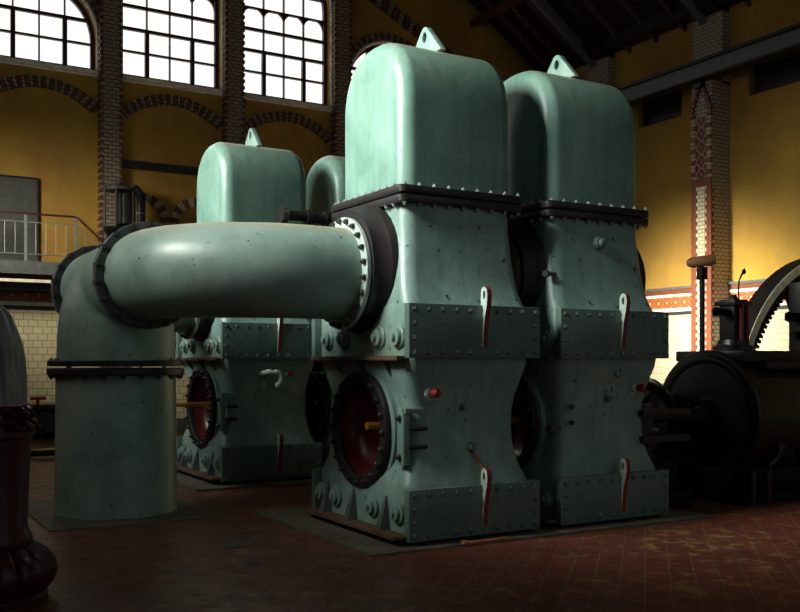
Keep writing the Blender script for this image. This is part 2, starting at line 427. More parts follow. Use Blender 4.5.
    for y in (-.52, .10, .64):
        b = MB(); b.prism([(-.63,y-.07,.07),(-.76,y-.05,.07),(-.76,y+.05,.07),(-.63,y+.07,.07)], (0,0,.02)); b.loft([[Vector((-.62,y-.08,.08)),Vector((-.765,y-.05,.08)),Vector((-.765,y+.05,.08)),Vector((-.62,y+.08,.08))],[Vector((-.63,y-.01,.40)),Vector((-.67,y-.01,.38)),Vector((-.67,y+.01,.38)),Vector((-.63,y+.01,.40))]]); b.build('gusset', M['iron2'], root)
    return root
def plug(parent, x, y, z, r=.04, kind='red', name='drain_plug'):
    b = MB(); b.lathe([(-.06, r*1.5),(.012, r*1.5),(.016, r*1.4),(.018, r),(.05, r*.9),(.055, r*.7)], (x,y,z), (0,-1,0), 16)
    o = b.build(name, M['teal_dark'] if kind != 'red' else M['pale'], parent)
    if kind == 'red':
        b = MB(); b.lathe([(.05, r*.5),(.08, r*.85),(.13, r*.8),(.14, r*.4)], (x,y,z), (.35,-1,0), 14); b.build('red_cap', M['red'], o)
        o['label'] = 'plug with a red cap'
    return o
def disc(parent, x, y, z, r):
    b = MB(); b.lathe([(-.06, r),(.02, r),(.026, r*.92),(.028, r*.3),(.05, r*.28)], (x,y,z), (0,-1,0), 24); o = b.build('blind_disc', M['teal'], parent)
    for i in range(6):
        a = 2*PI*i/6+.3; bolt('plate', (x+r*.75*math.cos(a), y-.022, z+r*.75*math.sin(a)), (0,-1,0), o).scale = (.5,.5,.5)
    return o
def pin(parent, x, y, z, L=.12, d=(-.7,-.8,0), r=.018):
    d = Vector(d).normalized(); b = MB(); b.cyl((x,y,z), Vector((x,y,z))+d*L, r, n=10); b.cyl(Vector((x,y,z))+d*L*.75, Vector((x,y,z))+d*L, r*1.5, n=8)
    return b.build('stud', M['iron2'], parent)

TX, TY, DX, DY = 4.805, 7.81, 1.66, 4.62
proto = make_housing()
towers = []
labels = [['tall green pump housing nearest the viewer, joined by the big bent pipe', 'second tall green pump housing, at right beside the black cylinder'],
          ['green pump housing farther back, behind the long horizontal pipe', 'rearmost green pump housing, its rounded top half hidden between two others']]
for j in (0, 1):
    for i in (0, 1):
        towers.append(((i, j), proto if (i, j) == (0, 0) else copy_tree(proto)))
for (i, j), t in towers:
    t.location = (TX + i*DX, TY + j*DY, 0.02)
    tag(t, labels[j][i], 'pump housing', 'green pump housings')
A1, A2, B1, B2 = [t for _, t in towers]
# individual fittings on the fronts
def edge_bracket(root):
    # clamp bracket at the front left edge
    b = MB(); b.box(-.665,-.60,-.80,-.70,.67,1.17); b.box(-.66,-.47,-.835,-.79,1.12,1.17); b.box(-.66,-.60,-.81,-.79,.67,1.17)
    br = b.build('edge_bracket', M['teal'], root, bevel=.004)
    for z in (.99, .83): 
        b = MB(); b.cyl((-.60,-.815,z), (-.44,-.835,z), .02, n=8); b.build('stud', M['iron'], br)
    for z in (.74, 1.08): bolt('dark', (-.665,-.75,z), (-1,0,0), br)
edge_bracket(A1); edge_bracket(B1)
plug(A1, -.42, -.80, 1.30, .05); plug(A1, -.04, -.79, 1.17, .028, 'g'); plug(A1, .05, -.80, .80, .035, 'g')
b = MB(); b.tube([(.05,-.80,.78),(.07,-.85,.72),(.08,-.90,.66),(.10,-.95,.60)], .016, 8); b.build('rusty_hook', M['rust'], A1)
plug(A2, .37, -.80, 1.31, .05); disc(A2, .13, -.865, 1.49, .075); disc(A2, .07, -.81, 1.30, .095); plug(A2, .02, -.80, 1.21, .03, 'g')
plug(A2, -.42, -.80, 1.41, .045, 'g'); pin(A2, -.42, -.80, 1.14); pin(A2, -.42, -.80, .99)
plug(A2, .02, -.72, 2.76, .045, 'g'); pin(A2, -.55, -.70, 2.42, .16, (-1,-.25,0), .022); pin(A2, -.50, -.74, .93, .2, (-1,-.2,0), .024)
# curled pipe on the far housing
b = MB(); b.tube([(-.14+.0,-.78,1.40),(-.15,-.95,1.42),(-.08,-1.0,1.44),(-.0,-1.0,1.42)] + [(.02+.07*math.sin(R(a)), -1.0, 1.35+.09*math.cos(R(a))) for a in range(0, 200, 20)], .035, 12); b.build('curled_pipe', M['pale'], B1)
disc(B1, -.1, -.80, 1.26, .085); plug(B1, .24, -.81, 1.42, .035)
b = MB(); b.cyl((.24,-.84,1.42), (.95,-.84,1.42), .012, n=8); b.build('thin_rod', M['bolt'], B1)
b = MB(); b.cyl((-.5,-.02,.99), (-1.3,-.02,.99), .03); b.build('brass_rod', M['brass'], B1)

# ------------------------------------------------------------------ big pipes
PX, PY, PZ, PR = 2.455, 10.12, 2.41, .425
def ring_flange(name, org, axis, r0, r1, t, mat, parent, nb, kind, sides=(1,-1), n=48, rb=None):
    b = MB(); b.lathe([(-t/2, r0-.03), (-t/2, r1-.008), (-t/2+.008, r1), (t/2-.008, r1), (t/2, r1-.008), (t/2, r0-.03)], org, axis, n)
    o = b.build(name, mat, parent)
    a, u, v = ortho(axis); rb = rb or (r0+r1)/2 + .012
    for sd in sides:
        for i in range(nb):
            t_ = 2*PI*(i+.5)/nb; bolt(kind, Vector(org) + a*(sd*t/2) + u*(rb*math.cos(t_)) + v*(rb*math.sin(t_)), a*sd, o)
    return o
def elbow(mirror):
    s = -1 if mirror else 1
    Yt = 7.81 if not mirror else 12.43
    root = empty('pipe_elbow', (3.2, Yt, 0))
    ox, oy = 3.2, Yt
    path = [(3.985-ox, 0, PZ), (3.8-ox, 0, PZ), (3.64-ox, 0, PZ)]
    Rb = 1.09
    for i in range(0, 19):
        a = R(90*i/18); path.append((3.545-Rb*math.sin(a)-ox, s*(Rb - Rb*math.cos(a)), PZ))
    if mirror: path.append((PX-ox, 11.08-oy, PZ)); path.append((PX-ox, 11.022-oy, PZ))
    b = MB(); b.tube(path, PR, 56); b.build('tube', M['teal_pipe'], root)
    ring_flange('pale_flange', (3.965-ox, 0, PZ), (1,0,0), PR, .52, .05, M['pale'], root, 22, 'dark', sides=(-1,))
    endy = (8.885-oy) if not mirror else (11.022-oy)
    ring_flange('dark_flange', (PX-ox, endy, PZ), (0,1,0), PR, .505, .05, M['iron2'], root, 18, 'flange', sides=(-s,))
    return root
tag(elbow(False), 'long thick green pipe bending from the nearest housing to the left', 'pipe', 'bent green pipes')
tag(elbow(True), 'far green pipe bend behind the upright pipe', 'pipe', 'bent green pipes')
# tee
tee = empty('pipe_tee', (PX, PY, 1.53)); tag(tee, 'green pipe tee on top of the upright pipe, with a dark collar', 'pipe')
b = MB(); b.cyl((0, 8.935-PY, PZ-1.53), (0, 10.975-PY, PZ-1.53), PR, n=64)
body = MB(); body.lathe([(.03,.605),(.25,.60),(.45,.59),(.62,.565),(.78,.52),(.92,.46),(1.05,.37),(1.15,.26),(1.2,.1),(1.21,.001)], n=64)
b.v_ = 0
o1 = len(b.v); b.v += body.v; b.f += [[i+o1 for i in f] for f in body.f]; b.m += body.m
tb = b.build('tee_body', M['teal_pipe'], tee)
rm = tb.modifiers.new('remesh', 'REMESH'); rm.mode = 'VOXEL'; rm.voxel_size = .022; rm.use_smooth_shade = True
sm = tb.modifiers.new('smooth', 'SMOOTH'); sm.iterations = 10; sm.factor = .6
ring_flange('dark_flange', (0, 8.935-PY, PZ-1.53), (0,1,0), PR, .505, .045, M['iron2'], tee, 18, 'flange', sides=(1,))
ring_flange('dark_flange', (0, 10.975-PY, PZ-1.53), (0,1,0), PR, .505, .045, M['iron2'], tee, 18, 'flange', sides=(-1,))
ring_flange('collar', (0, 0, .045), (0,0,1), .60, .695, .06, M['iron'], tee, 22, 'band', sides=(1,))
sp = empty('standpipe', (PX, PY, 0)); tag(sp, 'wide upright green pipe standing on the floor at left', 'pipe')
b = MB(); b.lathe([(0.02,.63),(.05,.625),(.5,.62),(1.45,.612)], n=64); b.build('tube', M['teal_pipe'], sp)
ring_flange('collar', (0, 0, 1.49), (0,0,1), .60, .70, .07, M['iron'], sp, 22, 'dark', sides=(-1,))
# connecting dark pipe behind
dp = empty('valve_pipe', (3.72, 8.62, 3.05)); tag(dp, 'dark flanged pipe stub above the long pipe, beside the nearest joint band', 'pipe')
b = MB(); b.tube([(0,0,0),(.25,0,0),(.38,-.0,-.01),(.50,-.02,-.02)], .05, 16); b.build('tube', M['black'], dp)
b = MB(); b.lathe([(-.03,.04),(-.03,.08),(.03,.08),(.03,.04)], (0,0,0), (1,0,0), 20); b.build('end_flange', M['black2'], dp)
for x in (.27, .47): b = MB(); b.lathe([(-.03,.05),(-.03,.08),(.03,.08),(.03,.05)], (x,-.0,-.01), (1,0,0), 20); b.build('joint_ring', M['black'], dp)

# ------------------------------------------------------------------ steam cylinder right
CX, CY, CZ = 8.8, 7.81, .95
cy = empty('steam_cylinder', (CX, CY, 0)); tag(cy, 'large black engine cylinder lying on its side at the right', 'engine')
b = MB(); b.lathe([(0,.72),(.0,.765),(.02,.78),(.12,.78),(.14,.765),(.15,.735),(.18,.735),(3.6,.735)], (0,0,CZ), (1,0,0), 72); b.build('barrel', M['black2'], cy)
b = MB(); b.lathe([(.03,.73),(.0,.725),(-.02,.70),(-.025,.665),(-.02,.64),(.01,.61),(.015,.40),(.0,.22),(-.01,.2),(-.05,.19),(-.06,.001)], (0,0,CZ), (1,0,0), 72); b.build('end_cover', M['black'], cy)
b = MB(); b.lathe([(-.06,.13),(-.12,.12),(-.13,.10),(-.20,.09),(-.21,.07)], (0,0,CZ), (1,0,0), 24); b.build('gland', M['black2'], cy)
b = MB(); b.cyl((-1.0,0,CZ), (0,0,CZ), .055, n=20); b.build('piston_rod', M['iron'], cy)
b = MB(); b.box(.05, 3.6, -.52, .52, 1.59, 1.72); b.box(.35,3.6,-.60,.60,1.50,1.60); b.build('top_ledge', M['black2'], cy, bevel=.02)
b = MB(); b.box(-.30, 3.7, -.82, .82, .0, .12); b.box(-.22, 3.7, -.74, .74, .10, .38); b.build('plinth', M['black'], cy, bevel=.012)
b = MB(); b.prism([(.30,-.62,.35),(.85,-.62,.35),(.75,-.62,.75),(.45,-.62,.75)], (0,1.24,0)); b.build('saddle', M['black'], cy, bevel=.01)
for x, y in ((-.16,-.80), (.06,-.83), (.95,-.78), (1.7,-.78)):
    b = MB(); b.cyl((x,y,.0), (x,y,.36 if x < .2 else .45), .04, n=16); b.lathe([(.36,.05),(.38,.05),(.40,.03)] if x < .2 else [(.40,.05),(.45,.05),(.47,.03)], (x,y,0), n=12); b.build('holding_bolt', M['black2'], cy)
b = MB(); b.tube([(.10,-.80,.42),(.22,-.82,.50),(.30,-.80,.62),(.45,-.74,.60)], .03, 10); b.lathe([(-.03,.06),(.03,.06)], (.3,-.80,.62), (0,1,0), 12); b.build('drain_cock', M['black2'], cy)
b = MB(); b.lathe([(-.01,.022),(.015,.02),(.02,.001)], (.83,-.70,.80), (0,-1,.0), 12); o = b.build('shiny_plug', M['bulb'], cy); o['label'] = 'small bright plug'
b = MB(); b.lathe([(.0,.010),(.015,.008)], (-.02,-.0,.30), (-1,-.2,.0), 10); b.build('oil_plug', M['bulb'], cy)
# valve chest on top
vc = empty('valve_chest', (CX+.66, CY+.15, 1.72)); tag(vc, 'black valve gear standard with red rods on the engine cylinder', 'engine part')
b = MB(); b.lathe([(0,.34),(.06,.34),(.08,.27),(.14,.25)], n=24); b.build('base', M['black2'], vc)
b = MB(); b.box(-.20,.20,-.14,.14,.12,.64); b.box(-.26,.26,-.2,.2,.56,.62); b.build('body', M['black2'], vc, bevel=.012)
for x in (-.06, .10): b = MB(); b.cyl((x,-.19,.14),(x,-.19,.58), .038, n=14); b.build('red_rod', M['red'], vc)
b = MB(); b.box(-.52,-.18,-.06,.06,.44,.52); b.cyl((-.52,0,.48),(-.44,0,.48),.06,n=12); b.build('side_arm', M['black'], vc)
b = MB(); b.cyl((0,0,.62),(0,0,.70),.09,.05,n=14); b.build('cap', M['iron'], vc)
b = MB(); b.tube([(.16,0,.6),(.16,0,.78),(.17,0,.88),(.24,0,.95),(.32,0,1.0)], .014, 8); b.lathe([(0,.03),(.03,.035),(.07,.001)], (.30,0,.98), (.5,0,.8), 10); b.build('lever', M['iron'], vc)
# small tap with brass
vc2 = empty('valve_chest', (CX+1.95, CY+.1, 1.72)); tag(vc2, 'second black valve gear block at the right edge, on the engine cylinder', 'engine part')
b = MB(); b.box(-.22,.4,-.16,.16,.0,.9); b.build('body', M['black2'], vc2, bevel=.015)
b = MB(); b.box(-.50,-.18,-.07,.07,.40,.50); b.cyl((-.50,0,.45),(-.42,0,.45),.07,n=12); b.build('side_arm', M['black'], vc2)
b = MB(); b.box(-.36,-.18,-.05,.05,.18,.26); b.build('side_arm', M['black'], vc2)
b = MB(); b.cyl((.0,-.19,.05),(.0,-.19,.80), .035, n=14); b.build('red_rod', M['red'], vc2)
vc.scale = (.62,.8,1); vc2.scale = (.62,.8,1)
# coupling frame between housing and cylinder
fr = empty('guide_frame', (7.35, CY, 0)); tag(fr, 'dark iron guide frame and shaft between right housing and black cylinder', 'frame')
b = MB(); b.box(-.10,.0,-.50,.50,.50,1.14); b.box(.0,.08,-.50,-.42,.45,1.14); b.build('yoke', M['black2'], fr, bevel=.012)
for z in (1.07, .80): b = MB(); b.box(-.42, .25, -.86, -.79, z-.035, z+.035); b.build('guide_bar', M['iron'], fr, bevel=.006)
b = MB(); b.cyl((0,0,.95), (.44,0,.95), .085, n=18); b.lathe([(.2,.13),(.28,.13)], (0,0,.95), (1,0,0), 18); b.build('coupling', M['iron'], fr)
b = MB(); b.box(.0,.6,-.30,-.22,.95,1.04); b.box(.0,.6,.20,.30,.9,1.05); b.build('side_rail', M['iron'], fr, bevel=.01)
b = MB(); b.box(-.0,.62,-.55,.55,0,.18); b.box(.2,.6,-.35,.35,.15,.50); b.build('bed', M['black'], fr, bevel=.01)
# finned wheel behind
wh = empty('coupling_wheel', (8.35, 8.42, 0)); tag(wh, 'dark ribbed coupling wheel with red hub behind the black cylinder', 'wheel')
b = MB(); b.lathe([(-.16,.30),(-.16,.50),(-.12,.52),(-.06,.52),(-.05,.46),(.0,.46),(.02,.52),(.08,.52),(.12,.50),(.12,.3)], (0,0,.88), (1,0,0), 48); b.build('rim', M['black2'], wh)
b = MB(); b.lathe([(-.32,.12),(-.30,.18),(-.1,.2)], (0,0,.88), (1,0,0), 20); b.build('hub', M['red'], wh)
for k in range(6): a = 2*PI*k/6+.2; b = MB(); b.cyl((-.2,0,.88), (-.17,.48*math.cos(a),.88+.48*math.sin(a)), .025, n=8); b.build('spoke', M['iron2'], wh)
b = MB(); b.box(-.15,.15,-.5,.35,0,.50); b.build('foot', M['black'], wh)

# flywheel
fw = empty('flywheel', (13.09, 9.0, 0)); tag(fw, 'huge black flywheel with toothed inner rim at the right edge', 'wheel')
FR, FZ = 2.31, .92
def ringprof(pts, n=128): b = MB(); a = pts + [pts[0]]; b.loft([[Vector((r*math.cos(2*PI*j/n), y, FZ + r*math.sin(2*PI*j/n))) for j in range(n)] for y, r in a], caps=False); return b
ringprof([(.0, FR), (.0, FR-.08), (.03, FR-.11), (.26, FR-.11), (.30, FR), (.15, FR+.015)]).build('rim', M['black2'], fw)
ringprof([(-.01, FR-.01), (-.01, FR-.13), (.02, FR-.13), (.02, FR-.01)]).build('polished_band', M['cream'], fw)['label'] = 'polished face of the rim, light painted in as a pale colour'
b = MB(); n = 150; prof = []
for k in range(n):
    for f_, r_ in ((0, FR-.30), (.5, FR-.30), (.5, FR-.24), (1, FR-.24)):
        a = 2*PI*(k+f_)/n; prof.append((r_*math.cos(a), r_*math.sin(a)))
outer = [((FR-.12)*math.cos(2*PI*(i/4)/n), 0.0, FZ+(FR-.12)*math.sin(2*PI*(i/4)/n)) for i in range(n*4)]
b.ringplate(outer, [(x, 0.0, FZ+z) for x, z in prof], (0,.2,0)); b.build('toothed_ring', M['black'], fw, loc=(0,.03,0), flat=True)
for k in range(6):
    a = 2*PI*k/6; c_, s_ = math.cos(a), math.sin(a); b = MB()
    b.loft([[Vector((r_*c_ - w*s_*sx, .15+w*.5*sy, FZ + r_*s_ + w*c_*sx)) for sx, sy in ((-1,-1),(1,-1),(1,1),(-1,1))] for r_, w in ((.25,.14),(FR-.26,.09))]); b.build('spoke', M['black'], fw, bevel=.01)
b = MB(); b.lathe([(-.15,.12),(-.15,.30),(.4,.30),(.4,.12)], (0,0,FZ), (0,1,0), 28); b.build('hub', M['black2'], fw)
b = MB(); b.cyl((0,-.7,FZ),(0,1.5,FZ), .12, n=20); b.build('axle', M['iron'], fw)
for y in (-.62, 1.2): b = MB(); b.prism([(-.5,y,0),(.5,y,0),(.22,y,FZ+.2),(-.22,y,FZ+.2)], (0,.25,0)); b.build('bearing_block', M['black'], fw, bevel=.02)

# wooden roller on pole
pl = empty('roller_post', (11.75, 10.5, 0)); tag(pl, 'dark post with a brown wooden crossbar in front of the right brick pier', 'post')
b = MB(); b.box(-.03,.03,-.03,.03,0,2.98); b.box(-.07,.07,-.05,.05,2.90,3.10); b.build('post', M['black'], pl, bevel=.005)
b = MB(); b.lathe([(-.25,.02),(-.235,.05),(-.17,.085),(.14,.09),(.20,.07),(.215,.03)], (0,0,3.19), (.8625,-.506,.12), 20); b.build('crossbar', M['woodbrown'], pl)
b = MB(); b.box(-.3,.3,-.25,.25,0,.05); b.build('foot', M['iron'], pl)

# ------------------------------------------------------------------ maroon column in foreground
mc = empty('ornate_pedestal', (.80, 6.84, 0)); tag(mc, 'dark maroon cast iron pedestal with ribbed foot at the left edge', 'pedestal')
def ribs(h, r, t):
    if .07 < h < .36: return r*(1 - .09*max(0, math.cos(18*t))**5)
    return r
b = MB(); b.lathe([(0,.38),(.03,.39),(.05,.37),(.08,.40),(.12,.43),(.18,.45),(.25,.435),(.30,.40),(.34,.35),(.37,.30)], n=128, mod=ribs); b.build('ribbed_foot', M['maroon'], mc, angle=60)
b = MB(); b.lathe([(.36,.28),(.38,.29),(.42,.285),(.46,.265),(.5,.255),(1.0,.275),(1.08,.28),(1.10,.30),(1.13,.30)], n=48); b.build('shaft', M['maroon'], mc)
b = MB()
for k in range(16):
    a = 2*PI*k/16; cx_, cy_ = math.cos(a), math.sin(a)
    for zz, rr, sc_ in ((1.15,.27,1), (1.24,.24,.9)):
        pts = []
        for i in range(9):
            q = i/8*2*PI*.85; rad = .06*sc_*(1-i/11)
            pts.append(((rr + rad*math.cos(q))*cx_ - .03*math.sin(3*q+k)*cy_, (rr + rad*math.cos(q))*cy_ + .03*math.sin(3*q+k)*cx_, zz + rad*math.sin(q)))
        b.tube(pts, [.026-.0015*i for i in range(9)], 7)
b.lathe([(1.12,.27),(1.30,.22)], n=24); b.build('scroll_capital', M['maroon'], mc)
sh = empty('sheeted_instrument', (.80, 6.84, 1.30)); tag(sh, 'object draped in grey plastic sheet on the maroon pedestal', 'covered object')
def fold(h, r, t): return r*(1 + .05*math.sin(7*t + 3*h) + .035*math.sin(13*t - 5*h) + .02*math.sin(23*t+9*h))
b = MB(); b.lathe([(0,.245),(.08,.24),(.2,.23),(.32,.22),(.42,.205),(.52,.18),(.60,.155),(.66,.11),(.70,.06),(.71,.001)], n=128, mod=lambda h, r, t: fold(h, max(r, 1e-4), t)); b.build('plastic_sheet', M['sheet'], sh, angle=80)

# ------------------------------------------------------------------ small things
lp = empty('wood_strip', (4.80, 6.72, .02)); tag(lp, 'thin orange wooden strip on the floor before the nearest housing', 'wood piece')
b = MB(); b.box(-.24,.27,-.018,.018,0,.016); b.box(-.24,-.19,-.03,.02,.016,.03); o = b.build('strip', M['wood'], lp, bevel=.003); o.rotation_euler[2] = R(3)
for (x, y, r, lab) in ((2.88, 7.74, .085, 'round iron floor cover, farther of the two by the pad corner'), (2.75, 6.98, .045, 'small metal disc set in the floor, nearer of the two by the pad corner')):
    b = MB(); b.lathe([(0,r),(.006,r),(.008,r*.9),(.004,r*.75),(.004,.001)], n=24); tag(b.build('floor_cover', M['iron2'], loc=(x,y,0)), lab, 'floor cover', 'floor covers')

# left background: bench, trolley
wb = empty('workbench', (3.4, 20.58, 0)); tag(wb, 'dark low workbench against the cream tiled wall', 'bench')
b = MB(); b.box(-1.2,1.5,-.35,.35,.62,.70); b.build('top', M['iron'], wb)
for x in (-1.1, 0, 1.4): b = MB(); b.box(x-.04,x+.04,-.3,.3,0,.62); b.build('leg', M['iron'], wb)
b = MB(); b.box(-1.0,1.35,-.25,.3,.12,.55); b.build('cabinet', M['blue'], wb)
vs = empty('bench_vise', (3.35, 20.4, .70)); tag(vs, 'small red vise on the dark workbench', 'tool')
b = MB(); b.box(-.14,.16,-.06,.06,.10,.17); b.box(-.03,.03,-.05,.05,0,.12); b.build('body', M['red'], vs, bevel=.01)
tr = empty('floor_trolley', (2.95, 16.2, 0)); tag(tr, 'low black trolley with yellow end near the upright pipe', 'trolley')
b = MB(); b.tube([(-.5,0,.10),(.1,-.1,.10),(.6,-.25,.12)], .05, 10); b.tube([(-.4,.3,.10),(.3,.1,.10),(.6,-.2,.12)], .04, 10); b.build('bar', M['black'], tr)
b = MB(); b.cyl((.52,-.22,.02),(.52,-.22,.32),.055, n=14); b.build('yellow_end', M['yellowp'], tr)
b = MB(); b.tube([(-.4,.0,.14),(0,-.08,.16),(.3,-.16,.16)], .018, 8); b.build('yellow_rod', M['yellowp'], tr)
for x, y in ((-.4,.15), (.3,0)):
    b = MB(); b.lathe([(-.03,.06),(.03,.06)], (x,y,.06), (.3,1,0), 14); b.build('wheel', M['iron'], tr)

# gauge apparatus on the left brick pier
ga = empty('lubricator', (4.87, 19.98, 4.0)); tag(ga, 'dark iron apparatus with a caged cylinder on the left brick pier', 'apparatus')
b = MB(); b.lathe([(0,.12),(.10,.2),(.22,.30),(.30,.34),(.34,.34),(.36,.28),(.38,.1)], (.05,0,.05), n=28); b.build('funnel_base', M['black'], ga)
b = MB(); b.lathe([(.40,.17),(.42,.20),(1.05,.20),(1.08,.17),(1.2,.15)], (.16,0,.05), n=28); b.build('cylinder', M['iron'], ga)
for a in (200, 250, 320, 20): b = MB(); b.cyl((.02+.33*math.cos(R(a)), .24*math.sin(R(a)), .38), (.02+.33*math.cos(R(a)), .24*math.sin(R(a)), 1.3), .025, n=10); b.build('cage_rod', M['iron2'], ga)
b = MB(); b.lathe([(1.16,.33),(1.22,.34),(1.25,.28),(1.27,.1)], (.05,0,.0), n=24); b.build('top_ring', M['iron2'], ga)
b = MB(); b.box(-.05,.15,.1,.82,.2,.3); b.build('wall_bracket', M['iron'], ga)
for k, x in enumerate((5.22, 5.50)):
    g = empty('gauge_pipe', (x, 20.52, 3.85)); tag(g, ('blue black upright pipe with white bands, nearer the brick pier', 'blue black upright pipe with white bands, farther from the brick pier')[k], 'pipe', 'banded pipes by the left pier')
    b = MB(); b.tube([(0,0,0),(0,0,.9),(-.0,0,1.25),(-.03,0,1.38),(-.10,0,1.47),(-.22+.06*k,0,1.50)], .095, 16); b.build('tube', M['blue'], g)
    for z in (.30, .62, .95): b = MB(); b.lathe([(z,.099),(z+.02,.099)], n=16); b.build('band', M['white'], g)
    b = MB(); b.box(-.04,.04,.05,.47,.5,.56); b.build('wall_bracket', M['iron'], g)

# ------------------------------------------------------------------ setting
WX0, WX1, WYF, WYB = -1.35, 16.8, -4.0, 21.0
RX, RZ, EV = 7.75, 15.55, 9.4   # ridge and eaves
def solid_minus(name, mat, base, cutters):
    o = base.build(name, mat, flat=True)
    cs = []
    for c in cutters:
        k = c.build('cutter', mat, flat=True); cs.append(k)
        m_ = o.modifiers.new('b', 'BOOLEAN'); m_.object = k; m_.solver = 'EXACT'
    dg = bpy.context.evaluated_depsgraph_get(); me = bpy.data.meshes.new_from_object(o.evaluated_get(dg))
    o.modifiers.clear(); o.data = me
    for k in cs: bpy.data.objects.remove(k)
    return struct(o)
b = MB(); b.box(WX0-.3, WX1+.3, WYF, WYB+.3, -.2, 0); struct(b.build('floor', M['floor'], flat=True))
# gable wall
wins = [(2.36,4.66,7.92,8.6), (5.19,7.49,7.92,10.3), (8.01,10.31,7.92,10.3), (10.84,13.14,7.92,8.6)]
def archpts(x0, x1, z0, zs, y, ins=0, n=20):
    c, r = (x0+x1)/2, (x1-x0)/2 - ins
    return [Vector((c-r, y, z0+ins)), Vector((c+r, y, z0+ins))] + [Vector((c + r*math.cos(PI*i/n), y, zs + r*math.sin(PI*i/n))) for i in range(n+1)]
g = MB(); g.prism([(WX0,WYB,0),(WX1+.3,WYB,0),(WX1+.3,WYB,EV+.2),(RX,WYB,RZ+.2),(WX0,WYB,EV+.2)], (0,.45,0))
cut = []
for w_ in wins:
    c_ = MB(); c_.prism(archpts(*w_, WYB-.1), (0,.8,0)); cut.append(c_)
solid_minus('wall_back', M['yellow'], g, cut)
wn = 0
def window(idx, x0, x1, z0, zs, tall):
    root = empty('window_%d' % idx); struct(root)
    Y = WYB + .22
    c_, r = (x0+x1)/2, (x1-x0)/2
    b = MB(); b.prism(archpts(x0, x1, z0, zs, Y+.06, .02), (0,.02,0)); b.build('glass', M['glass'], root, flat=True)
    b = MB(); o_ = archpts(x0, x1, z0, zs, Y-.04); i_ = archpts(x0, x1, z0, zs, Y-.04, .085); b.ringplate(o_, i_, (0,.1,0)); b.build('window_frame', M['frame'], root, flat=True)
    b = MB(); zt = zs + r
    def top(x): return zs + math.sqrt(max(0, r*r - (x-c_)**2))
    cols = [x0 + .1 + (x1-x0-.2)*k/4 for k in range(5)]
    for k in (1, 2, 3):
        thick = .030
        b.box(cols[k]-thick/2, cols[k]+thick/2, Y-.03, Y+.04, z0, top(cols[k])-.02)
    zz = z0 + .10; rows = []
    while zz < zt - .2:
        rows.append(zz); zz += .51
    for q, zq in enumerate(rows):
        if q == 0: continue
        hw = r if zq < zs else math.sqrt(max(0, r*r - (zq-zs)**2)); tk = .07 if q in (2, 3) else .045
        b.box(c_-hw+.02, c_+hw-.02, Y-.035, Y+.04, zq-tk/2, zq+tk/2)
    # casement in the two middle columns
    for xx in (cols[1], cols[3]): b.box(xx-.045, xx+.045, Y-.05, Y+.04, z0+.05, z0+1.12)
    if tall:   # spandrels that make the row of small arches
        zr = rows[3]
        for k in range(4):
            xa, xb = cols[k], cols[k+1]; rr = (xb-xa)/2; cc = (xa+xb)/2; zb = zr + .51 - rr
            for sgn in (-1, 1):
                pts = [(cc+sgn*rr, Y-.03, zb), (cc+sgn*rr, Y-.03, zr+.51)] + [(cc + sgn*rr*math.cos(R(a)), Y-.03, zb + rr*math.sin(R(a))) for a in (90,75,60,45,30,15)]
                pts[2] = (cc, Y-.03, zb+rr)
                b.prism(pts, (0,.06,0))
    b.build('glazing_bars', M['frame'], root, flat=True)
    b = MB(); b.box(x0-.02, x1+.02, WYB-.10, WYB+.2, z0-.11, z0-.07); b.box(x0-.02, x1+.02, WYB-.05, WYB+.2, z0-.15, z0-.11); b.box(x0-.02, x1+.02, WYB-.02, WYB+.2, z0-.07, z0); b.build('window_sill', M['stone'], root, flat=True)
    # moulded reveal with rope pattern
    b = MB(); nn = 34
    path = [Vector((x1+.03, WYB-.03, z0 + (zs-z0)*i/10)) for i in range(10)] + [Vector((c_ + (r+.03)*math.cos(PI*i/nn), WYB-.03, zs + (r+.03)*math.sin(PI*i/nn))) for i in range(nn+1)] + [Vector((x0-.03, WYB-.03, zs - (zs-z0)*i/10)) for i in range(1, 11)]
    b.tube(path, [.035 + (.012 if i % 2 else 0) for i in range(len(path))], 8); b.build('rope_moulding', M['stone'], root)
for k, w_ in enumerate(wins): window(k+1, *w_, tall=(k in (1, 2)))
# voussoir arches
def vous(name_i, cx_, cz_, rin, rout, a0, a1, n, y0, dep, mats, fill=.86):
    b = MB()
    for i in range(n):
        t0 = a0 + (a1-a0)*(i+.5-fill/2)/n; t1 = a0 + (a1-a0)*(i+.5+fill/2)/n
        b.prism([(cx_+rr*math.cos(R(t)), y0, cz_+rr*math.sin(R(t))) for rr, t in ((rin,t0),(rout,t0),(rout,t1),(rin,t1))], (0, dep, 0), i % 2)
    return struct(b.build('trim_%d' % name_i, mats, flat=True))
ti = 1
for (x0, x1, z0, zs) in wins:
    c_, r = (x0+x1)/2, (x1-x0)/2
    vous(ti, c_, zs, r+.08, r+.26, 0, 180, 44, WYB-.06, .1, [M['brkd'], M['brk']]); ti += 1
    # blind segmental arch below
    Rr = 1.75; zc = 7.62 - Rr
    aa = math.degrees(math.acos(1.2/Rr))
    vous(ti, c_, zc, Rr-.24, Rr, aa, 180-aa, 30, WYB-.08, .12, [M['brkd'], M['brk']], .8); ti += 1
for x0 in (-.46,):
    Rr = 1.75; aa = math.degrees(math.acos(1.2/Rr)); vous(ti, x0+1.15, 7.62-Rr, Rr-.24, Rr, aa, 180-aa, 30, WYB-.08, .12, [M['brkd'], M['brk']], .8); ti += 1
